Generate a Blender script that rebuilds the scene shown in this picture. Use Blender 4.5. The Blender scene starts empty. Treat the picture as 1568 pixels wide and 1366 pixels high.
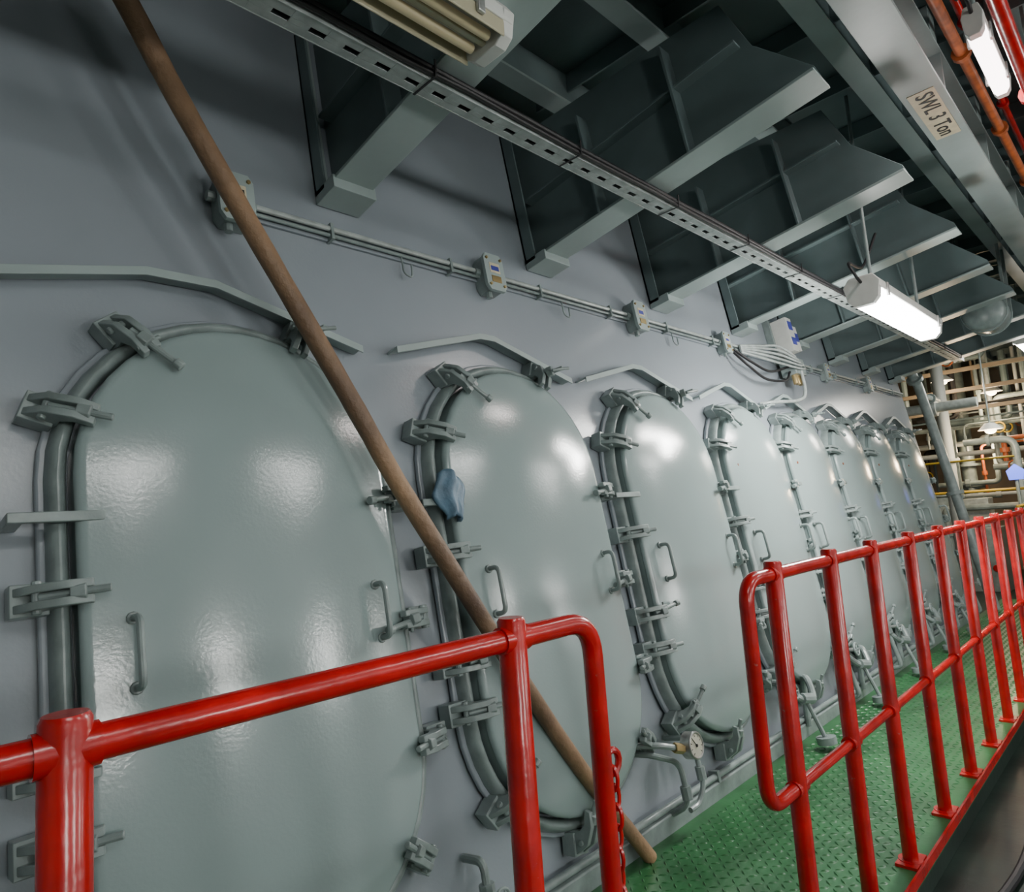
import bpy, bmesh, math, random
from mathutils import Vector, Matrix
random.seed(4)
scene=bpy.context.scene
# ------------------------------------------------------------ frames
CY,CZ=-1.87,1.294
SB,CB=0.1635,0.98655
YF=-0.2143
def W(a,b,c): return Vector((a,b,c))
def E(a,b,c):               # engine side: a along, b up the inclined plate, c outwards
    return Vector((a, YF+b*SB-c*CB, b*CB+c*SB))
def R(x,y,z): return Vector((x,y+CY,z+CZ))   # measured from the tripod point
# ------------------------------------------------------------ materials
def mat(name,col,rough=.4,metal=0,bump=.0,bscale=40,var=.12,vscale=3,emit=None,estr=0,spec=.5,coat=0,col2=None,trans=0,chips=None):
    m=bpy.data.materials.new(name); m.use_nodes=True
    nt=m.node_tree; b=nt.nodes['Principled BSDF']
    b.inputs['Roughness'].default_value=rough; b.inputs['Metallic'].default_value=metal
    b.inputs['Specular IOR Level'].default_value=spec
    b.inputs['Coat Weight'].default_value=coat
    b.inputs['Coat Roughness'].default_value=.12
    b.inputs['Transmission Weight'].default_value=trans
    tc=nt.nodes.new('ShaderNodeTexCoord')
    n=nt.nodes.new('ShaderNodeTexNoise'); n.inputs['Scale'].default_value=vscale; n.inputs['Detail'].default_value=6
    nt.links.new(tc.outputs['Object'],n.inputs['Vector'])
    r=nt.nodes.new('ShaderNodeValToRGB')
    c2=col2 if col2 else tuple(c*(1-var) for c in col)
    r.color_ramp.elements[0].color=(*c2,1); r.color_ramp.elements[1].color=(*[min(1,c*(1+var*.5)) for c in col],1)
    r.color_ramp.elements[0].position=.32; r.color_ramp.elements[1].position=.68
    nt.links.new(n.outputs['Fac'],r.inputs['Fac']); colout=r.outputs['Color']
    if chips:
        n3=nt.nodes.new('ShaderNodeTexNoise'); n3.inputs['Scale'].default_value=26; n3.inputs['Detail'].default_value=8; n3.inputs['Roughness'].default_value=.7
        nt.links.new(tc.outputs['Object'],n3.inputs['Vector'])
        r3=nt.nodes.new('ShaderNodeValToRGB'); r3.color_ramp.elements[0].position=.67; r3.color_ramp.elements[1].position=.69
        nt.links.new(n3.outputs['Fac'],r3.inputs['Fac'])
        mx=nt.nodes.new('ShaderNodeMix'); mx.data_type='RGBA'; mx.inputs[7].default_value=(*chips,1)
        nt.links.new(r3.outputs['Color'],mx.inputs[0]); nt.links.new(colout,mx.inputs[6]); colout=mx.outputs[2]
    nt.links.new(colout,b.inputs['Base Color'])
    if bump:
        n2=nt.nodes.new('ShaderNodeTexNoise'); n2.inputs['Scale'].default_value=bscale; n2.inputs['Detail'].default_value=3
        nt.links.new(tc.outputs['Object'],n2.inputs['Vector'])
        bp=nt.nodes.new('ShaderNodeBump'); bp.inputs['Strength'].default_value=bump; bp.inputs['Distance'].default_value=.01
        nt.links.new(n2.outputs['Fac'],bp.inputs['Height']); nt.links.new(bp.outputs['Normal'],b.inputs['Normal'])
    if emit:
        b.inputs['Emission Color'].default_value=(*emit,1); b.inputs['Emission Strength'].default_value=estr
    return m
M_WALL=mat('paint_engine_grey',(.285,.325,.360),.23,bump=.045,bscale=90,var=.08,vscale=1.5)
M_DOOR=mat('paint_door_green_grey',(.275,.352,.350),.17,bump=.040,bscale=110,var=.05,vscale=2,spec=.65)
M_FIT=mat('paint_fitting_grey',(.24,.295,.29),.28,bump=.08,bscale=60,var=.25,vscale=14)
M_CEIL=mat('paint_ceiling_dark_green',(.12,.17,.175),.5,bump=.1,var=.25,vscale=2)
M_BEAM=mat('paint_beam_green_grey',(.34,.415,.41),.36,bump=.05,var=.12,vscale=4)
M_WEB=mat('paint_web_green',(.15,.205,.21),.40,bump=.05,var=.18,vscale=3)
M_RED=mat('paint_red',(.50,.006,.007),.27,bump=.16,bscale=30,var=.32,vscale=12,coat=.25,chips=(.33,.10,.08))
M_ORG=mat('paint_orange',(.45,.11,.03),.45,var=.4,vscale=20)
M_GREEN=mat('paint_floor_green',(.035,.145,.052),.28,bump=.1,bscale=25,var=.35,vscale=5)
M_DARKF=mat('paint_floor_dark_green',(.02,.035,.028),.4,bump=.15,bscale=20,var=.4,vscale=4)
M_WOOD=mat('weathered_wood',(.36,.225,.125),.55,bump=.5,bscale=45,var=.15,vscale=2.0,col2=(.075,.045,.032))
M_TRAY=mat('galvanised_tray',(.40,.45,.44),.38,metal=.1,var=.25,vscale=20)
M_BLK=mat('black_cable',(.012,.012,.014),.5)
M_STEEL=mat('worn_steel',(.5,.51,.5),.3,metal=.7,var=.3,vscale=30)
M_BRASS=mat('brass',(.5,.38,.18),.35,metal=.7,var=.3)
M_WHITE=mat('white_enamel',(.62,.64,.61),.4,var=.08,vscale=15)
M_CREAM=mat('cream_label',(.66,.60,.42),.5,var=.15,vscale=20)
M_BLUEL=mat('blue_label',(.06,.07,.35),.4)
M_BLUE=mat('blue_rag',(.11,.20,.285),.5,bump=.4,bscale=30,var=.35,vscale=15)
M_YEL=mat('paint_yellow',(.60,.40,.03),.4,var=.2)
M_BULK=mat('paint_bulkhead_tan',(.24,.19,.13),.6,var=.4,vscale=2)
M_ROOM=mat('paint_room_grey',(.45,.48,.46),.6,var=.2,vscale=1)
M_DIFF=mat('unlit_diffuser',(.50,.47,.33),.25,var=.15,coat=.4)
M_TUBE=mat('lit_tube',(1,1,1),.4,emit=(1,.99,.95),estr=18)
M_BULKL=mat('bulkhead_lamp_glass',(1,1,1),.4,emit=(1,.99,.95),estr=42)
M_TUBED=mat('dim_tube',(.62,.54,.34),.3,emit=(1,.85,.5),estr=.03)
M_TUBEP=mat('pink_tube',(1,.9,.9),.4,emit=(1,.88,.85),estr=9)
M_WARM=mat('warm_lamp',(1,.9,.7),.4,emit=(1,.80,.55),estr=12)
M_BLUEE=mat('blue_sign_glow',(.1,.15,.9),.4,emit=(.1,.18,1),estr=1.6)
M_GLASS=mat('gauge_face',(.60,.60,.50),.15,var=.03,coat=1)
M_INK=mat('black_ink',(.02,.02,.02),.6)
M_CHIP=mat('rust_primer',(.25,.08,.04),.7,var=.5,vscale=30)
# ------------------------------------------------------------ mesh builder
class MB:
    def __init__(s,F=W): s.v=[];s.f=[];s.m=[];s.F=F;s.mats=[]
    def mi(s,m):
        if m not in s.mats: s.mats.append(m)
        return s.mats.index(m)
    def add(s,vs,fs,m):
        o=len(s.v); s.v+= [s.F(*p) for p in vs]; i=s.mi(m)
        for f in fs: s.f.append([o+k for k in f]); s.m.append(i)
    def box(s,lo,hi,m):
        x0,y0,z0=lo;x1,y1,z1=hi
        s.add([(x0,y0,z0),(x1,y0,z0),(x1,y1,z0),(x0,y1,z0),(x0,y0,z1),(x1,y0,z1),(x1,y1,z1),(x0,y1,z1)],
              [(0,3,2,1),(4,5,6,7),(0,1,5,4),(1,2,6,5),(2,3,7,6),(3,0,4,7)],m)
    def prism(s,poly,vec,m):
        n=len(poly); vec=Vector(vec); a=[Vector(p) for p in poly]; b=[p+vec for p in a]
        s.add([tuple(p) for p in a+b],[list(range(n))[::-1],list(range(n,2*n))]+[(i,(i+1)%n,n+(i+1)%n,n+i) for i in range(n)],m)
    def cyl(s,p,q,r,m,seg=14,r2=None): s.tube([p,q],r,m,seg,r2)
    def tube(s,pts,r,m,seg=12,r2=None,closed=False):
        P=[Vector(p) for p in pts]; n=len(P); rings=[]
        prev=None
        for i in range(n):
            if closed: t=(P[(i+1)%n]-P[i-1]).normalized()
            elif i==0: t=(P[1]-P[0]).normalized()
            elif i==n-1: t=(P[-1]-P[-2]).normalized()
            else: t=((P[i+1]-P[i]).normalized()+(P[i]-P[i-1]).normalized()).normalized()
            if prev is None:
                u=t.cross(Vector((0,0,1)) if abs(t.z)<.9 else Vector((1,0,0))).normalized()
            else:
                u=(prev-t*prev.dot(t)).normalized()
            prev=u; w=t.cross(u)
            rr=r[i] if isinstance(r,(list,tuple)) else (r if (r2 is None or i==0) else r2)
            rings.append([P[i]+(u*math.cos(2*math.pi*k/seg)+w*math.sin(2*math.pi*k/seg))*rr for k in range(seg)])
        vs=[tuple(p) for g in rings for p in g]; fs=[]
        for i in range(n if closed else n-1):
            j=(i+1)%n
            for k in range(seg):
                fs.append((i*seg+k,i*seg+(k+1)%seg,j*seg+(k+1)%seg,j*seg+k))
        if not closed:
            fs.append(list(range(seg))[::-1]); fs.append([ (n-1)*seg+k for k in range(seg)])
        s.add(vs,fs,m)
    def ball(s,c,r,m,sc=(1,1,1),seg=14,rg=8):
        vs=[];fs=[]
        for i in range(1,rg):
            th=math.pi*i/rg
            for k in range(seg):
                ph=2*math.pi*k/seg
                vs.append((c[0]+r*sc[0]*math.sin(th)*math.cos(ph),c[1]+r*sc[1]*math.sin(th)*math.sin(ph),c[2]+r*sc[2]*math.cos(th)))
        vs.append((c[0],c[1],c[2]+r*sc[2])); vs.append((c[0],c[1],c[2]-r*sc[2])); T=len(vs)-2
        for i in range(rg-2):
            for k in range(seg):
                fs.append((i*seg+k,(i+1)*seg+k,(i+1)*seg+(k+1)%seg,i*seg+(k+1)%seg))
        for k in range(seg):
            fs.append((T,k,(k+1)%seg)); fs.append((T+1,(rg-2)*seg+(k+1)%seg,(rg-2)*seg+k))
        s.add(vs,fs,m)
    def build(s,name,bevel=0,ang=35):
        me=bpy.data.meshes.new(name)
        lo=Vector([min(p[i] for p in s.v) for i in range(3)]); hi=Vector([max(p[i] for p in s.v) for i in range(3)])
        o=(lo+hi)/2
        me.from_pydata([tuple(p-o) for p in s.v],[],s.f)
        for m in s.mats: me.materials.append(m)
        for i,p in enumerate(me.polygons): p.material_index=s.m[i]; p.use_smooth=True
        bm=bmesh.new(); bm.from_mesh(me); bmesh.ops.recalc_face_normals(bm,faces=bm.faces); bm.to_mesh(me); bm.free()
        me.set_sharp_from_angle(angle=math.radians(ang))
        ob=bpy.data.objects.new(name,me); ob.location=o; scene.collection.objects.link(ob)
        if bevel:
            b=ob.modifiers.new('bev','BEVEL'); b.width=bevel; b.segments=2; b.limit_method='ANGLE'; b.angle_limit=math.radians(40); b.harden_normals=False
        return ob
def fillet(pts,rad,n=6):
    P=[Vector(p) for p in pts]; out=[P[0]]
    for i in range(1,len(P)-1):
        a=(P[i-1]-P[i]);b=(P[i+1]-P[i]); r=min(rad,a.length*.49,b.length*.49)
        a=P[i]+a.normalized()*r; b=P[i]+b.normalized()*r
        for k in range(n+1):
            t=k/n; out.append(a*(1-t)**2+P[i]*2*t*(1-t)+b*t*t)
    out.append(P[-1]); return out
def cr(pts,n=8):
    P=[Vector(p) for p in pts]; P=[2*P[0]-P[1]]+P+[2*P[-1]-P[-2]]; out=[]
    for i in range(1,len(P)-2):
        for k in range(n):
            t=k/n; a,b,c,d=P[i-1:i+3]
            out.append(.5*((2*b)+(c-a)*t+(2*a-5*b+4*c-d)*t*t+(3*b-a-3*c+d)*t**3))
    out.append(P[-2]); return out
# ------------------------------------------------------------ room shell
XE=8.3
def slab(name,lo,hi,m):
    b=MB(); b.box(lo,hi,m); return b.build(name)
slab('floor',(-3.2,-5.2,-.22),(14.2,4.2,-.12),M_DARKF)
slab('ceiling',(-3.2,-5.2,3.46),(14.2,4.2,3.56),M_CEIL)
slab('wall_far',(14.0,-5.2,-.12),(14.2,4.2,3.46),M_BULK)
slab('wall_near',(-3.2,-5.2,-.12),(-3.0,4.2,3.46),M_ROOM)
slab('wall_opposite',(-3.0,-5.2,-.12),(14.0,-5.0,3.46),M_ROOM)
slab('wall_behind_engine',(-3.0,4.0,-.12),(14.0,4.2,3.46),M_BULK)
# engine casing: inclined plate box with base ledge
b=MB()
b.prism([(-2.98,YF,-.118),(-2.98,YF+3.42*SB/CB+.0,3.45),(-2.98,2.2,3.45),(-2.98,2.6,-.118)],(XE+2.98,0,0),M_WALL)
b.box((-2.98,YF-.035,-.118),(XE,YF+.05,.07),M_FIT)
b.build('marine_engine_casing',.006)
# ------------------------------------------------------------ crankcase doors
def stad(Rr,h,n=20):
    pts=[]
    for k in range(n+1):
        a=math.pi*k/n; pts.append((Rr*math.cos(a),h+Rr*math.sin(a)))
    for k in range(1,8): pts.append((-Rr,h-2*h*k/8))
    for k in range(n+1):
        a=math.pi+math.pi*k/n; pts.append((Rr*math.cos(a),-h+Rr*math.sin(a)))
    for k in range(1,8): pts.append((Rr,-h+2*h*k/8))
    return pts
BC=1.075
def rings(b,ca,cb,prof,h,m,close=True):
    vs=[];n=None
    for Rr,c in prof:
        p=stad(Rr,h); n=len(p); vs+=[(ca+x,cb+y,c) for x,y in p]
    fs=[]
    for i in range(len(prof)-1):
        for k in range(n): fs.append((i*n+k,i*n+(k+1)%n,(i+1)*n+(k+1)%n,(i+1)*n+k))
    if close: fs.append([ (len(prof)-1)*n+k for k in range(n)])
    b.add(vs,fs,m)
def oriented(b,ca,cb,oa,ob):
    "sub-frame: x=tangent, y=outward radial, z=away from plate"
    F0=b.F
    def G(x,y,z): return F0(ca+x*ob+y*oa, cb-x*oa+y*ob, z)
    return G
def clamp(b,ca,cb,oa,ob,kind=0,s=.85,w=.062,rod=M_FIT):
    F0=b.F; b.F=oriented(b,ca,cb,oa,ob)
    w=w*s
    # root block welded to the plate, two-cheek jaw reaching over the rim
    prof=[(.135,.0),(.135,.050),(.095,.108),(.03,.134),(-.022,.134),(-.030,.112),(.02,.104),(.045,.08),(.045,0)]
    for sx in (-w/2,w/2-w*.34):
        b.prism([(sx,y*s,z) for y,z in prof],(w*.34,0,0),M_FIT)
    b.box((-w*.66,.055*s,0),(w*.66,.138*s,.056),M_FIT)
    b.cyl((-w*.66,.088*s,.085),(w*.66,.088*s,.085),.011*s,M_FIT,10)      # pin
    if kind==0:
        b.cyl((0,.085*s,.09),(0.0,-.06*s,.145),.010*s,rod,10)
        b.cyl((0,.020*s,.113),(0.0,-.012*s,.126),.026*s,M_FIT,6)
    elif kind==1:
        b.cyl((0,.06*s,.11),(.02,-.10*s,.140),.010*s,rod,10)
        b.cyl((0,.03*s,.118),(0.004,-.005*s,.124),.028*s,M_FIT,6)
        b.cyl((.02,-.085*s,.138),(.022,-.11*s,.142),.016*s,M_FIT,8)
        b.cyl((-.03,-.0*s,.126),(.04,-.0*s,.126),.007*s,M_FIT,8)
    else:
        b.cyl((0,.055*s,.09),(.03,.075*s,.19),.011*s,rod,10)
        b.cyl((0.0,.055*s,.13),(.007,.06*s,.155),.027*s,M_FIT,6)
        b.cyl((-.02,.03*s,.18),(.06,.09*s,.195),.008*s,M_FIT,8)
    b.F=F0
def handle(b,a,bb,c0,L=.155,m=M_FIT,d=.05):
    b.tube(fillet([(a,bb-L/2,c0-.012),(a,bb-L/2,c0+d),(a,bb+L/2,c0+d),(a,bb+L/2,c0-.012)],.025),.0085,m,10)
    for s in(-1,1): b.cyl((a,bb+s*L/2,c0-.012),(a,bb+s*L/2,c0+.006),.015,m,10)
CENT=[.80,1.915,2.995,3.98,4.86,5.73,6.60,7.50]
for i,ca in enumerate(CENT):
    R0=.425 if i<3 else (.40 if i==3 else .375)
    h=.835-R0+.0
    b=MB(E)
    # flat landing frame on the casing and one rounded rim around the panel
    rings(b,ca,BC,[(R0+.064,0),(R0+.064,.012),(R0+.060,.016),(R0+.012,.016),(R0+.006,.010),(R0+.006,0)],h,M_WALL,False)
    rr=[(R0+.026+.022*math.cos(t),.016+.046*math.sin(t)) for t in [math.pi*k/8 for k in range(9)]]
    rings(b,ca,BC,rr,h,M_FIT,False)
    pr=[(R0-.004,.0),(R0-.004,.070),(R0,.075),(R0,.084),(R0-.004,.091),(R0-.012,.096),(R0-.024,.098)]
    for k in range(1,17):
        q=1-k/16.5; pr.append(((R0-.024)*q,.098+.036*(1-q**2.2)))
    rings(b,ca,BC,pr,h,M_DOOR)
    # hinge strap at the left
    for db in (h*.62+.05,):
        b.box((ca-R0-.13,BC+db-.012,.0),(ca-R0-.10,BC+db+.012,.10),M_FIT)
        b.box((ca-R0-.13,BC+db-.012,.090),(ca-R0+.06,BC+db+.012,.104),M_FIT)
    # clamps
    angs=[(128,1),(66,2),(161,0),(215,1),(262,0),(322,0)]
    s=.88 if i<3 else .78
    for an,kd in angs:
        t=math.radians(an); oa,ob=math.cos(t),math.sin(t)
        cy=BC+(h if an<180 else -h)
        clamp(b,ca+oa*R0,cy+ob*R0,oa,ob,kd,s)
    for db,sd,kd in ((.13,-1,0),(-.23,-1,1),(-.38,-1,0),(.33,1,1),(-.06,1,1),(-.42,1,0)):
        clamp(b,ca+sd*R0,BC+db,sd,0,kd,s)
    for sd in(-1,1): handle(b,ca+sd*.325,BC-.02,.112)
    b.cyl((ca-.30,BC+h+.02,.10),(ca-.30,BC+h+.02,.112),.010,M_CHIP,8)
    b.build('crankcase_door',.003)
    # drip hood
    hb=MB(E)
    W_=.98 if i<3 else .84
    a0=ca-W_*.54;a1=ca-W_*.07;a2=ca+W_*.45
    out=[(a0,1.965),(a1-.03,2.085),(a1+.05,2.085),(a2,1.945)]
    if i==0: out=[(a0-.12,1.99),(a1-.16,2.085),(a1+.03,2.085),(a2,1.945)]
    inn=[(x,y-.010) for x,y in out][::-1]
    hb.prism([(x,y,0) for x,y in out+inn],(0,0,.062),M_BEAM)
    lip=[(x,y-.026) for x,y in out][::-1]
    hb.prism([(x,y,.056) for x,y in out+lip],(0,0,.007),M_BEAM)
    hb.build('drip_hood',.0015)
# ------------------------------------------------------------ conduit run with junction boxes
BJ=2.39
b=MB(E)
b.cyl((.86,BJ+.014,.030),(8.2,BJ+.014,.030),.010,M_TRAY,10)
b.cyl((.86,BJ-.010,.026),(8.2,BJ-.010,.026),.007,M_FIT,10)
b.box((.86,BJ-.024,.0),(8.2,BJ+.030,.010),M_WALL)
x=1.2
while x<8.1:
    b.box((x-.006,BJ-.03,.0),(x+.006,BJ+.034,.042),M_FIT); x+=.55
for i,hx in enumerate((1.5,2.45,3.45)):
    b.tube(fillet([(hx,BJ-.02,.03),(hx,BJ-.09,.03),(hx+.03,BJ-.11,.04),(hx+.035,BJ-.05,.04)],.02),.004,M_FIT,8)
b.build('conduit_run',.001)
for i,x in enumerate([.845,1.965,3.08,4.10,5.9,7.0]):
    b=MB(E); s=1 if i<3 else .85
    w,hh,d=.105*s,.165*s,.085*s
    poly=[(-w/2,-hh*.36),(-w*.36,-hh/2),(w*.36,-hh/2),(w/2,-hh*.36),(w/2,hh*.36),(w*.36,hh/2),(-w*.36,hh/2),(-w/2,hh*.36)]
    b.prism([(x+p,BJ+q,.0) for p,q in poly],(0,0,d*.72),M_FIT)
    b.prism([(x+p*1.08,BJ+q*1.06,d*.72) for p,q in poly],(0,0,d*.2),M_BEAM)
    for p in(-1,1):
        for q in(-1,1): b.cyl((x+p*w*.38,BJ+q*hh*.38,d*.9),(x+p*w*.38,BJ+q*hh*.38,d*1.0),.007*s,M_BRASS,6)
    b.box((x-w*.28,BJ-.005,d*.92),(x+w*.28,BJ+hh*.26,d*.94),M_CREAM)
    b.box((x-w*.22,BJ+.006,d*.94),(x+w*.22,BJ+hh*.17,d*.95),M_BLUEL if i else M_INK)
    b.box((x-w*.26,BJ-hh*.3,d*.92),(x+w*.26,BJ-hh*.12,d*.96),M_BRASS)
    for sd in(-1,1): b.cyl((x+sd*w*.45,BJ+.008,.030),(x+sd*w*.74,BJ+.008,.030),.017*s,M_FIT,8)
    b.cyl((x-.02,BJ-hh*.45,.035),(x-.02,BJ-hh*.66,.035),.014*s,M_FIT,8)
    b.build('junction_box',.003)
# instrument cabinet with cable bundle
b=MB(E)
xx,bb=5.05,2.46
b.box((xx-.10,bb-.05,.05),(xx+.0,bb+.22,.17),M_WHITE); b.box((xx+.03,bb-.02,.05),(xx+.12,bb+.18,.15),M_WHITE)
b.box((xx-.085,bb+.12,.17),(xx-.015,bb+.19,.175),M_BLUEL); b.box((xx-.085,bb+.0,.17),(xx-.015,bb+.06,.175),M_BLUEL); b.box((xx+.04,bb+.05,.15),(xx+.11,bb+.12,.155),M_BLUEL)
b.box((xx-.12,bb-.1,0),(xx+.14,bb+.24,.05),M_FIT)
b.box((xx-.10,bb-.22,.03),(xx+.10,bb-.09,.14),M_FIT)
for k in range(5):
    b.tube(cr([(xx-.09+.035*k,bb-.05,.10),(xx-.10+.03*k,bb-.10-.02*k,.16),(xx-.28,bb-.03-.035*k,.13),(xx-.45-.05*k,bb-.03-.025*k,.08),(xx-.75,bb-.06-.012*k,.05)]),.009,M_TRAY,8)
b.tube(cr([(xx,bb-.15,.14),(xx-.02,bb-.36,.13),(xx-.15,bb-.43,.11),(xx-.50,bb-.46,.08),(xx-.6,bb-.46,.01)]),.013,M_TRAY,8)
for k in range(3): b.cyl((xx-.06+.05*k,bb-.21,.10),(xx-.06+.05*k,bb-.29,.10),.02,M_BRASS,8)
b.build('sensor_cabinet',.003)
b=MB(E)
b.tube(cr([(4.15,2.33,.06),(4.25,2.22,.10),(4.5,2.16,.09),(4.8,2.18,.10),(4.93,2.26,.1)]),.009,M_BLK,8)
b.tube(cr([(4.17,2.35,.06),(4.3,2.26,.10),(4.6,2.23,.09),(4.93,2.30,.1)]),.009,M_BLK,8)
b.build('cable_loop')
# ------------------------------------------------------------ deck support brackets
BF=2.56
BX=[.10,1.26,2.36,3.42,4.42,5.35,6.25,7.15,8.0]
for i,x in enumerate(BX):
    b=MB(E); w=.155 if i<4 else .13; L=1.40
    b.box((x-w/2,BF-.012,.012),(x+w/2,BF,L),M_BEAM)                      # bottom flange
    b.box((x-w/2-.01,BF-.05,.003),(x+w/2+.01,BF+.0,.13),M_BEAM)               # foot block at the casing
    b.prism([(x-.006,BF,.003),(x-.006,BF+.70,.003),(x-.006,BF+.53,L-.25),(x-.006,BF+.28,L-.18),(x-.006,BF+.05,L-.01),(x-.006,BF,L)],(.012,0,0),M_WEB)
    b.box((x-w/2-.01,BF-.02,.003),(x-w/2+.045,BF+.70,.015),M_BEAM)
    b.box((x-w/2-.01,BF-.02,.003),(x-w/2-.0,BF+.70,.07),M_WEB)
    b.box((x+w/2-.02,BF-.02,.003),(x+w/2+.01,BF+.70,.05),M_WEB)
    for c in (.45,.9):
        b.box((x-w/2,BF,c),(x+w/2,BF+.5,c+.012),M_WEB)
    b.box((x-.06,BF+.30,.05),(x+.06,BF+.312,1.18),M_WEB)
    b.build('deck_support_bracket',.002)
# ceiling longitudinals
b=MB()
for y in (.0,-.55,-1.05,-1.75,-2.6,-3.6):
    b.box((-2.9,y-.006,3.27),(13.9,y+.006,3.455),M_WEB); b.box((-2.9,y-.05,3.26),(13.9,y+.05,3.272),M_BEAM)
x=-2.5
while x<13.8:
    b.box((x-.005,-4.9,3.36),(x+.005,.2,3.455),M_WEB); x+=.55
b.build('trim_ceiling_stiffeners')
# ------------------------------------------------------------ cable tray under the brackets
b=MB()
ty,tz=-.45,2.61
x0,x1=.05,8.0
b.box((x0,ty-.045,tz-.032),(x1,ty-.042,tz+.006),M_TRAY)
b.box((x0,ty+.032,tz-.032),(x1,ty+.035,tz+.006),M_TRAY)
x=x0
while x<x1-.12:
    b.box((x,ty-.041,tz-.030),(x+.1,ty-.012,tz-.027),M_TRAY); b.box((x,ty+.006,tz-.030),(x+.1,ty+.032,tz-.027),M_TRAY)
    b.box((x,ty-.012,tz-.030),(x+.055,ty+.006,tz-.027),M_TRAY)
    x+=.1
for k,(dy,dz,r) in enumerate(((-.03,.0,.010),(-.008,-.004,.009),(.012,.0,.011),(.0,.015,.008),(-.056,.0,.010),(-.058,-.020,.008))):
    pts=[(x0+.25*j,ty+dy+random.uniform(-.003,.003),tz+dz+random.uniform(-.003,.003)) for j in range(32)]
    b.tube(pts,r,M_BLK,8)
x=.5
while x<x1:
    b.box((x,ty-.068,tz-.034),(x+.008,ty+.038,tz-.032),M_BLK); b.box((x,ty-.071,tz-.034),(x+.008,ty-.067,tz+.02),M_BLK)
    x+=.66
for x in BX[1:-1]+[7.97]:
    b.box((x-.02,ty+.036,tz-.03),(x+.02,ty+.042,tz+.09),M_TRAY)
b.build('cable_tray',.001)
# ------------------------------------------------------------ crane rail
b=MB()
y0,y1,zb=R(0,.50,0).y,R(0,.66,0).y,CZ+1.75
b.box((-2.9,y0,zb),(13.9,y1,zb+.014),M_BEAM); b.box((-2.9,(y0+y1)/2-.006,zb+.014),(13.9,(y0+y1)/2+.006,zb+.20),M_BEAM); b.box((-2.9,y0,zb+.20),(13.9,y1,zb+.212),M_BEAM)
for x in BX+[9.5,11]:
    b.box((x-.06,y0+.02,zb+.212),(x+.06,y1-.02,3.455),M_BEAM)
    b.box((x-.005,y0+.005,zb+.014),(x+.005,y1-.005,zb+.20),M_BEAM)
rail=b.build('crane_rail_beam',.002)
b=MB(); b.box((3.30,y0+.030,zb-.003),(3.83,y1-.025,zb-.0004),M_CREAM); lab=b.build('load_limit_sign')
tx=bpy.data.curves.new('sign_text','FONT'); tx.body='SWL 3 Ton'; tx.size=.098; tx.align_x='CENTER'; tx.align_y='CENTER'; tx.extrude=.0006; tx.offset=.001; tx.space_character=1.05
to=bpy.data.objects.new('sign_lettering',tx); tx.materials.append(M_INK); scene.collection.objects.link(to)
to.matrix_world=Matrix(((1,0,0,3.565),(0,-1,0,(y0+y1)/2+.0),(0,0,-1,zb-.0042),(0,0,0,1)))
bpy.context.view_layer.update()
to.parent=lab; to.matrix_parent_inverse=Matrix.Translation(-lab.location)
# ------------------------------------------------------------ lamps
def light(kind,name,loc,power,col,parent,sx=.1,sy=.1,rot=(0,0,0)):
    l=bpy.data.lights.new(name,kind); l.energy=power; l.color=col
    if kind=='AREA': l.shape='RECTANGLE'; l.size=sx; l.size_y=sy
    else: l.shadow_soft_size=sx
    o=bpy.data.objects.new(name,l); scene.collection.objects.link(o); o.location=Vector(loc)-parent.location; o.rotation_euler=rot; o.parent=parent
    return o
def fluo(cx,cy,cz,L,tube,power,col=(1,.98,.93),top=3.3,w=.15,pt=0,dp=1.0,ptr=.10):
    b=MB()
    prof=[(-w/2,0),(-w/2,.035),(-w*.32,.075),(w*.32,.075),(w/2,.035),(w/2,0)]
    b.prism([(cx-L/2,cy+p,cz+q) for p,q in prof],(L,0,0),M_WHITE)
    prof2=[(-w*.46,0),(-w*.42,-.032*dp),(-w*.25,-.052*dp),(w*.25,-.052*dp),(w*.42,-.032*dp),(w*.46,0)]
    if tube is M_TUBED:
        for s in(-1,1): 
            b.cyl((cx-L/2+.05,cy+s*w*.2,cz-.028),(cx+L/2-.05,cy+s*w*.2,cz-.028),.014,tube,12)
            b.box((cx-L/2+.03,cy+s*w*.46-.003,cz-.045),(cx+L/2-.03,cy+s*w*.46+.003,cz),M_DIFF)
        b.box((cx-L/2+.03,cy-w*.06,cz-.03),(cx+L/2-.03,cy+w*.06,cz-.002),M_DIFF)
    else:
        b.prism([(cx-L/2+.03,cy+p,cz+q) for p,q in prof2],(L-.06,0,0),tube)
    for s in(-1,1):
        b.prism([(cx+s*(L/2-.015)-.02,cy+p*1.05,cz+q) for p,q in prof2+[(w/2,.03),(w*.34,.07),(-w*.34,.07),(-w/2,.03)]],(.04,0,0),M_WHITE)
        for q in(-1,1): b.box((cx+s*(L/2-.12)-.012,cy+q*w*.52-.006,cz-.03),(cx+s*(L/2-.12)+.012,cy+q*w*.52+.006,cz+.04),M_STEEL)
        b.cyl((cx+s*L*.36,cy,cz+.07),(cx+s*L*.36,cy,top),.010,M_FIT,8)
    b.tube(cr([(cx-L/2,cy,cz+.04),(cx-L/2-.07,cy,cz+.06),(cx-L/2-.05,cy+.03,cz+.14),(cx-L*.3,cy+.05,min(top-.02,cz+.2)),(cx-L*.2,cy,min(top,cz+.4))]),.008,M_BLK,8)
    o=b.build('fluorescent_lamp',.003)
    if power: light('AREA','tube_light',(cx,cy,cz-.06*dp-.01),power,col,o,L*.9,w)
    if pt: light('POINT','tube_fill',(cx,cy,cz-.22),pt,col,o,ptr)  # added point light in open air below the fixture, brightens ceiling and surroundings
    return o
fluo(.71,CY+1.17,CZ+1.31,1.02,M_TUBED,0,top=3.45,w=.16)
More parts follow.
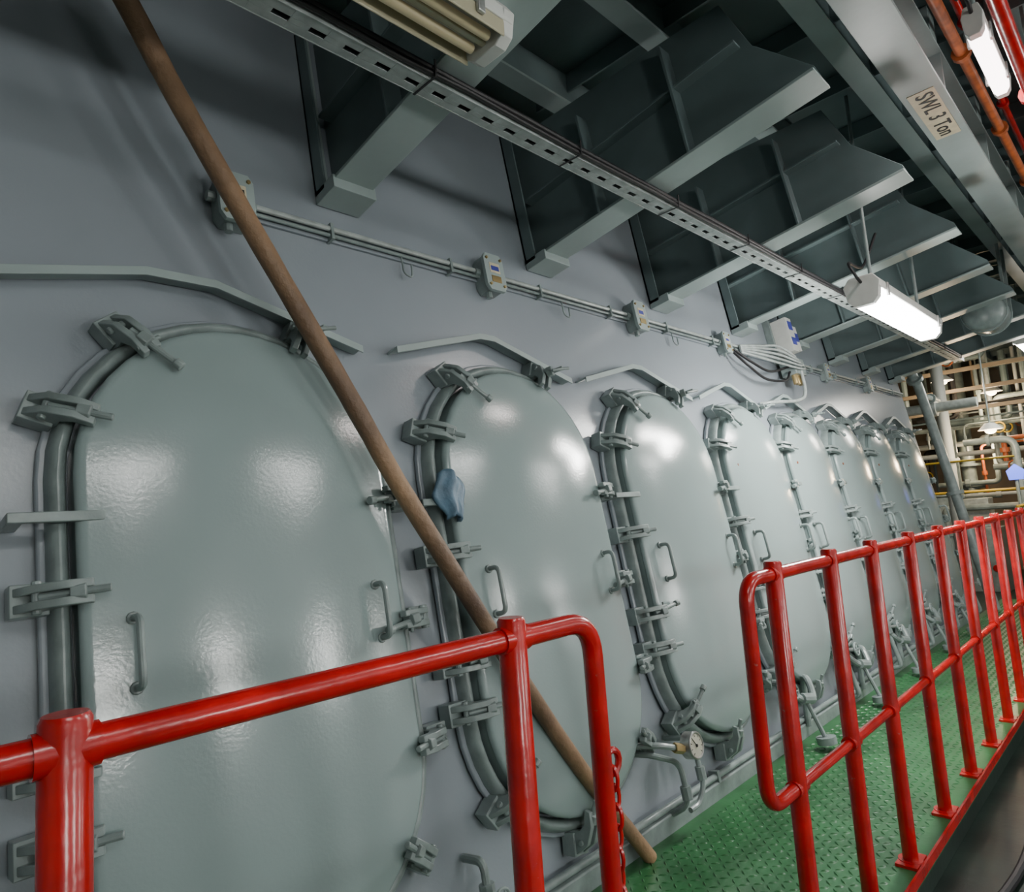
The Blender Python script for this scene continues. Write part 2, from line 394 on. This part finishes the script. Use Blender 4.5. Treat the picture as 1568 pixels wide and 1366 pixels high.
fluo(4.22,CY+1.0,CZ+1.03,1.25,M_TUBE,45,top=3.45,w=.165,pt=46,dp=1.5)
fluo(3.32,CY+.33,CZ+1.78,.6,M_TUBEP,8,(1,.9,.85),top=3.45,w=.07)
for x in (.4,3.0,6.2):
    fluo(x,-3.3,3.05,1.25,M_TUBE,12,(1,.99,.96),top=3.45,w=.22,pt=11,ptr=.16)
fluo(9.2,-.9,2.8,1.2,M_TUBE,18,(1,.93,.8),top=3.45,pt=12)
# bulkhead lamps on the opposite wall
for x in (-.2,1.9,4.2,6.8):
    b=MB(); z=1.62
    b.box((x-.27,-4.998,z-.27),(x+.27,-4.95,z+.27),M_WHITE)
    b.prism([(x-.23,-4.95,z-.23),(x-.23,-4.87,z-.20),(x-.23,-4.87,z+.20),(x-.23,-4.95,z+.23)],(.46,0,0),M_BULKL)
    for k in range(3): b.box((x-.24+.235*k,-4.955,z-.24),(x-.235+.235*k,-4.86,z+.24),M_STEEL)
    b.cyl((x,-4.97,z-.27),(x,-4.97,-.12),.018,M_FIT,10)
    b.build('bulkhead_lamp',.004)
# ------------------------------------------------------------ railings
YR=CY+.84; ZT=CZ-.20; ZM=.52; RR=.0195; RP=.025
def railing(posts,xa,xb,loopa,loopb):
    b=MB()
    pts=[]
    if loopa: pts+=[(posts[0],YR,ZM),(xa,YR,ZM),(xa,YR,ZT)]
    else: pts+=[(xa,YR,ZT)]
    if loopb: pts+=[(xb,YR,ZT),(xb,YR,ZM),(posts[-1],YR,ZM)]
    else: pts+=[(xb,YR,ZT)]
    b.tube(fillet(pts,.07,8),RR,M_RED,16)
    b.cyl((posts[0] if loopa else xa,YR,ZM),(posts[-1] if loopb else xb,YR,ZM),RR*.8,M_RED,14)
    for p in posts:
        b.tube([(p,YR,0.005),(p,YR,ZT+.030),(p,YR,ZT+.036)],[RP,RP,RP*.86],M_RED,20)
        b.cyl((p,YR,0),(p,YR,.012),.04,M_RED,16)
        b.box((p-.06,YR-.035,0),(p+.06,YR+.035,.010),M_RED)
        for z in (ZT,ZM):
            b.cyl((p-.030,YR,z),(p+.030,YR,z),RR*1.18,M_RED,16)
    return b
b=railing([-1.15,-.5,.167,.816],-2.9,1.03,False,True)
b.tube([(1.03+.030+.022*math.cos(t*math.pi/6),YR,.82+.022*math.sin(t*math.pi/6)) for t in range(12)],.007,M_RED,8,closed=True)
b.build('safety_railing')
ps=[1.86,2.287,2.70,3.19,3.68,4.15,4.62,5.08,5.55,6.0,6.5,7.0,7.5,8.0,8.5,9.0]
b=railing(ps,1.68,9.2,True,False)
b.box((1.75,YR-.045,-.03),(9.2,YR-.037,.006),M_RED)
b.build('safety_railing')
# chain
b=MB()
for k in range(16):
    cx,cz=1.060+.004*math.sin(k),.79-.036*k
    pts=[]
    for t in range(12):
        a=2*math.pi*t/12; u=.011*math.cos(a); v=.023*math.sin(a)
        pts.append((cx+(u if k%2 else 0),YR+(0 if k%2 else u),cz+v))
    b.tube(pts,.0042,M_RED,6,closed=True)
b.build('barrier_chain')
# ------------------------------------------------------------ walkway
b=MB()
b.box((-2.9,YR-.036,-.05),(XE+1.2,YF-.036,.0),M_GREEN)
b.box((-2.9,YR-.035,-.118),(XE+1.2,YR-.025,-.05),M_DARKF)
px=.036
nx=int(9/px); ny=int(.72/px)
for i in range(nx):
    for j in range(ny):
        cx=.2+i*px; cy=YR+.03+j*px*1.0
        s=1 if (i+j)%2 else -1
        dx,dy=.0125,.0125*s; ex,ey=.004*-s,.004
        b.add([(cx-dx,cy-dy,0),(cx+ex,cy+ey,.0),(cx+dx,cy+dy,0),(cx-ex,cy-ey,.0),(cx-dx*.5,cy-dy*.5,.0035),(cx+dx*.5,cy+dy*.5,.0035)],
              [(0,3,4),(3,5,4),(3,2,5),(2,1,5),(1,4,5),(1,0,4)],M_GREEN)
b.build('checker_plate_walkway')
for k,(yy,r) in enumerate(((-1.35,.022),(-1.22,.016),(-1.52,.03))):
    b=MB(); b.tube(cr([(1.5+.8*j,yy+.06*math.sin(j*1.7+k),-.12+r) for j in range(13)]),r,M_BLK if k!=2 else M_FIT,10); b.build('floor_hose')
# ------------------------------------------------------------ leaning pole
P=[(2.17,1.575,-1.285),(1.785,1.60,-.798),(1.261,1.68,.037),(1.063,1.74,.4247),(.667,1.82,1.154),(.504,1.86,1.49),(.36,1.92,1.80)]
P=[tuple(R(*p)) for p in P]
cp=cr(P,9)
b=MB(); n=len(cp)
b.tube(cp,[.027+.006*k/n+random.uniform(-.0008,.0008) for k in range(n)],M_WOOD,16)
b.build('wooden_pole')
# ------------------------------------------------------------ gauge and small pipework at door bottoms
b=MB(E)
g=(2.44,.32,.20)
b.cyl((g[0],g[1],g[2]-.03),(g[0],g[1],g[2]+.012),.052,M_STEEL,28); b.cyl((g[0],g[1],g[2]+.012),(g[0],g[1],g[2]+.0135),.045,M_GLASS,28)
b.tube([(g[0]+.048*math.cos(t*math.pi/14),g[1]+.048*math.sin(t*math.pi/14),g[2]+.012) for t in range(28)],.005,M_STEEL,8,closed=True)
for t in range(9):
    a=math.radians(-45+t*33.75); ca_,sa=math.cos(a),math.sin(a)
    b.cyl((g[0]+.032*ca_,g[1]+.032*sa,g[2]+.014),(g[0]+.041*ca_,g[1]+.041*sa,g[2]+.014),.0014,M_INK,4)
b.cyl((g[0],g[1],g[2]+.015),(g[0]-.02,g[1]+.028,g[2]+.015),.0018,M_INK,4); b.cyl((g[0],g[1],g[2]+.012),(g[0],g[1],g[2]+.018),.006,M_INK,10)
b.tube(fillet([(g[0]-.05,g[1],g[2]-.02),(g[0]-.15,g[1]+.04,.15),(g[0]-.20,g[1]+.05,.08),(g[0]-.24,g[1]+.06,-.01)],.04),.012,M_FIT,10)
b.cyl((g[0]-.05,g[1],g[2]-.02),(g[0]-.09,g[1]+.015,g[2]-.03),.02,M_BRASS,6)
b.tube(fillet([(g[0]-.17,g[1]+.01,-.005),(g[0]-.17,g[1]+.01,.10),(g[0]-.02,g[1]-.06,.13),(g[0]-.02,.10,.13),(g[0]-.02,.05,.02)],.05),.012,M_FIT,10)
b.tube(fillet([(g[0]+.10,g[1]-.0,-.005),(g[0]+.10,g[1]-.0,.13),(g[0]+.10,.14,.14),(g[0]+.05,.08,.13),(g[0]-.02,.08,.13)],.04),.011,M_FIT,10)
b.cyl((g[0]-.02,.12,.13),(g[0]-.02,.17,.13),.022,M_FIT,8); b.cyl((g[0]+.10,.16,.137),(g[0]+.10,.21,.137),.020,M_FIT,8)
b.build('pressure_gauge')
def valveset(x,b0,s=1.0,name='drain_valve'):
    b=MB(E)
    b.tube(fillet([(x,b0+.16*s,.0),(x,b0+.16*s,.09*s),(x,b0,.09*s),(x+.02,.06,.10*s),(x+.02,.05,.0)],.03),.013*s,M_FIT,10)
    b.cyl((x,b0+.10*s,.09*s),(x,b0+.03*s,.09*s),.024*s,M_FIT,8)
    b.cyl((x,b0+.065*s,.09*s),(x,b0+.065*s,.15*s),.009*s,M_STEEL,8)
    c=(x,b0+.065*s,.155*s)
    b.tube([(c[0]+.03*s*math.cos(t*math.pi/9),c[1]+.03*s*math.sin(t*math.pi/9),c[2]) for t in range(18)],.005*s,M_FIT,8,closed=True)
    for t in range(3):
        a=t*math.pi/3; b.cyl((c[0]-.03*s*math.cos(a),c[1]-.03*s*math.sin(a),c[2]),(c[0]+.03*s*math.cos(a),c[1]+.03*s*math.sin(a),c[2]),.0035*s,M_FIT,6)
    b.build(name)
for x,bb_,s in ((1.38,.12,1),(3.50,.22,1.1),(4.42,.26,1.2),(5.30,.26,1.2),(6.18,.26,1.2),(7.05,.26,1.2),(7.98,.26,1.2),(.24,.30,1)):
    valveset(x,bb_,s)
for k,(bb_,c,r) in enumerate(((.085,.030,.014),)):
    b=MB(E); b.cyl((-2.5,bb_,c),(8.2,bb_,c),r,M_FIT,12)
    for j in range(13): b.box((-2+.8*j,bb_-r-.01,0),(-1.98+.8*j,bb_+r+.01,c+r+.003),M_FIT)
    b.build('base_pipe')
for k,x in enumerate((3.60,4.50,5.36,6.24,7.1)):
    b=MB(E)
    b.tube(cr([(x-.1,.34,.0),(x-.08,.33,.08),(x-.02,.24,.15),(x+.08,.22,.17),(x+.14,.30,.14),(x+.19,.28,.09),(x+.2,.05,.05)]),.018,M_FIT,10)
    b.cyl((x-.02,.24,.155),(x+.07,.22,.17),.028,M_FIT,10)
    b.cyl((x+.02,.22,.16),(x+.04,.02,.20),.012,M_FIT,8); b.cyl((x+.04,.035,.20),(x+.04,.0,.20),.05,M_FIT,12)
    b.build('drain_hose')
# blue rag hung on the clamp of the second door
b=MB(E)
vs=[];fs=[];nx_,ny_=12,14
for i in range(nx_+1):
    for j in range(ny_+1):
        u=i/nx_;v=j/ny_
        wv=.45+.55*math.sin(math.pi*min(1,v*1.0+.1))
        vs.append((1.470+(u-.5)*.14*wv+.006*math.sin(9*v),1.475-.16*v+.012*math.sin(5*u),.115+.030*math.sin(math.pi*u)+.006*math.sin(14*u+4*v)))
for i in range(nx_):
    for j in range(ny_): fs.append((i*(ny_+1)+j,(i+1)*(ny_+1)+j,(i+1)*(ny_+1)+j+1,i*(ny_+1)+j+1))
b.add(vs,fs,M_BLUE); o=b.build('blue_rag',0,80); so=o.modifiers.new('s','SOLIDIFY'); so.thickness=.015
# ------------------------------------------------------------ upper right red / orange piping
for (y,z,r,m) in ((.43,1.90,.022,M_ORG),(.22,1.60,.026,M_RED),(.40,2.03,.016,M_RED)):
    b=MB(); b.cyl(tuple(R(1.0,y,z)),tuple(R(11,y,z)),r,m,14)
    for k in range(10):
        p=R(1.6+k*.9,y,z); b.cyl(tuple(p),(p.x+.03,p.y,p.z),r*1.7,m,12); b.box((p.x+.2,p.y-.006,p.z),(p.x+.22,p.y+.006,3.455),M_FIT)
    b.build('overhead_red_pipe' if m is M_RED else 'overhead_orange_pipe')
for k,x in enumerate((4.1,5.0)):
    b=MB()
    b.tube(fillet([tuple(R(x,.22,1.56)),tuple(R(x,.22,1.25)),tuple(R(x+.5,.28,1.15)),tuple(R(x+.5,.28,2.15))],.08),.018,M_RED if k!=1 else M_ORG,12)
    b.build('sprinkler_drop_pipe')
# ------------------------------------------------------------ far end
def pipe(name,pts,r,m,fl=True,rad=.15):
    b=MB(); b.tube(fillet(pts,rad),r,m,16)
    if fl:
        for p,q in zip(pts[:-1],pts[1:]):
            p=Vector(p);q=Vector(q); mid=(p+q)/2; d=(q-p).normalized()*.02
            b.cyl(tuple(mid-d),tuple(mid+d),r*1.7,m,16)
    return b.build(name)
e=lambda a,b_,c: tuple(E(a,b_,c))
pipe('riser_pipe',[e(8.5,0,.14),e(8.5,2.5,.14),e(8.38,2.62,.14),e(8.38,3.3,.14)],.05,M_FIT)
pipe('riser_pipe',[e(8.75,0,.10),e(8.75,2.4,.10),e(9.4,2.4,.10)],.035,M_FIT)
pipe('riser_pipe',[(9.9,.15,-.12),(9.9,.15,3.44)],.07,M_ROOM)
pipe('riser_pipe',[(10.6,-.45,-.12),(10.6,-.45,1.9),(10.6,.1,1.9)],.045,M_FIT)
pipe('riser_pipe',[(12.6,.45,-.12),(12.6,.45,3.44)],.10,M_FIT)
pipe('riser_pipe',[(13.2,-.1,-.12),(13.2,-.1,3.44)],.06,M_TRAY)
pipe('yellow_pipe',[(9.3,-.6,1.62),(9.3,1.4,1.62),(9.3,1.4,3.44)],.012,M_YEL)
pipe('yellow_pipe',[(10.2,-.7,1.25),(10.2,1.6,1.25),(10.2,1.6,-.1)],.018,M_YEL)
pipe('silver_exhaust_duct',[(13.75,-1.0,2.7),(13.75,3.0,2.7)],.16,M_STEEL)
pipe('silver_exhaust_duct',[(9.2,-.35,2.28),(9.2,.5,2.28),(9.2,.5,3.44)],.06,M_TRAY)
b=MB()
for z in (1.05,.6): b.cyl((9.4,-.55,z),(13.5,-.55,z),.02,M_YEL,10)
for k in range(8): b.cyl((9.4+.55*k,-.55,-.12),(9.4+.55*k,-.55,1.06),.02,M_YEL,10)
b.build('yellow_railing')
# dense pipe rack in the far bay
random.seed(11)
b=MB(); mats=[M_FIT,M_TRAY,M_STEEL,M_FIT,M_WEB,M_BULK,M_FIT,M_BLK,M_WEB,M_ROOM,M_ORG]
for k in range(38):
    m=random.choice(mats); r=random.uniform(.012,.045); x=random.uniform(10.9,13.4); y=random.uniform(-.6,1.6); z=random.uniform(1.0,3.1)
    pts=[(x,y,3.25),(x,y,z),(x,y+random.choice((-.5,.5,.8)),z)] if k%2 else [(x,-.7,z),(x,y,z),(x,y,z-random.uniform(.3,.9))]
    b.tube(fillet(pts,.08),r,m,10)
    p=Vector(pts[1]); q=Vector(pts[2]); c=p.lerp(q,.5); d=(q-p).normalized()*.03; b.cyl(tuple(c-d),tuple(c+d),r*1.8,m,10)
    if k%5==0:
        b.tube([(x-.05,c.y+.07*math.cos(t*math.pi/8),c.z+.07*math.sin(t*math.pi/8)) for t in range(16)],.012,M_ORG if k%2 else M_YEL,6,closed=True)
for z in (2.35,2.62,2.9): 
    b.box((10.8,-.8,z),(10.86,2.6,z+.05),M_BULK)
for y in (-.75,2.5): b.box((10.8,y,-.12),(10.86,y+.06,3.2),M_FIT)
b.build('far_pipe_rack')
b=MB(); b.prism([(10.0,-.56,1.36),(10.0,-.42,1.36),(10.0,-.40,1.47),(10.0,-.49,1.55),(10.0,-.58,1.47)],(.05,0,0),M_BLUEE); b.cyl((10.03,-.49,-.12),(10.03,-.49,1.38),.02,M_FIT,8); b.build('blue_sign_post')
b=MB()
b.box((11.0,-.1,-.12),(11.5,.9,.75),M_FIT); b.box((11.05,0,.75),(11.4,.3,1.15),M_TRAY); b.cyl((11.2,.6,.75),(11.2,.6,1.2),.16,M_FIT,18); b.cyl((11.2,.6,1.2),(11.2,.6,1.25),.2,M_FIT,18)
for k in range(5): b.cyl((10.98,0+.18*k,.2+.08*k),(11.0,0+.18*k,.2+.08*k),.05,M_YEL if k%2 else M_RED,12)
b.build('pump_unit',.01)
for (x,y,z) in ((9.75,-.35,1.98),(11.2,-.2,2.6),(12.2,.1,2.0),(10.4,.2,2.75)):
    b=MB(); b.cyl((x,y,z),(x,y,z+.08),.13,M_WHITE,20,r2=.05); b.cyl((x,y,z+.08),(x,y,3.46),.010,M_FIT,8); b.ball((x,y,z-.01),.06,M_WARM,(1,1,.7)); o=b.build('pendant_lamp')
    light('POINT','bulb',(x,y,z-.14),28,(1,.74,.45),o,.08)
# hanging air vessel under the ceiling
b=MB(); b.cyl((6.55,-.92,2.72),(6.85,-.92,2.72),.15,M_FIT,24); b.ball((6.55,-.92,2.72),.15,M_FIT,(.5,1,1),24,12); b.ball((6.85,-.92,2.72),.15,M_FIT,(.5,1,1),24,12)
for x in (6.58,6.79): b.box((x,-1.08,2.72),(x+.03,-1.06,3.455),M_FIT); b.box((x,-.78,2.72),(x+.03,-.76,3.455),M_FIT); b.tube([(x+.015,-.92+.155*math.cos(t*math.pi/10),2.72+.155*math.sin(t*math.pi/10)) for t in range(20)],.008,M_FIT,6,closed=True)
b.build('air_vessel')
# ------------------------------------------------------------ world + camera
w=bpy.data.worlds.new('World'); scene.world=w; w.use_nodes=True
w.node_tree.nodes['Background'].inputs[0].default_value=(.55,.62,.65,1); w.node_tree.nodes['Background'].inputs[1].default_value=.15
f=1018.
ex=Vector((1019,-42,-f)).normalized(); ez=Vector((-647,9000,-f)); ez=(ez-ex*ez.dot(ex)).normalized(); ey=ez.cross(ex)
M=Matrix((ex,ey,ez)).to_4x4(); M.translation=Vector((0,CY,CZ))
cam=bpy.data.cameras.new('camera'); cam.lens=36*f/1568; cam.sensor_width=36; cam.sensor_fit='HORIZONTAL'; cam.clip_start=.02
co=bpy.data.objects.new('camera',cam); scene.collection.objects.link(co); co.matrix_world=M; scene.camera=co
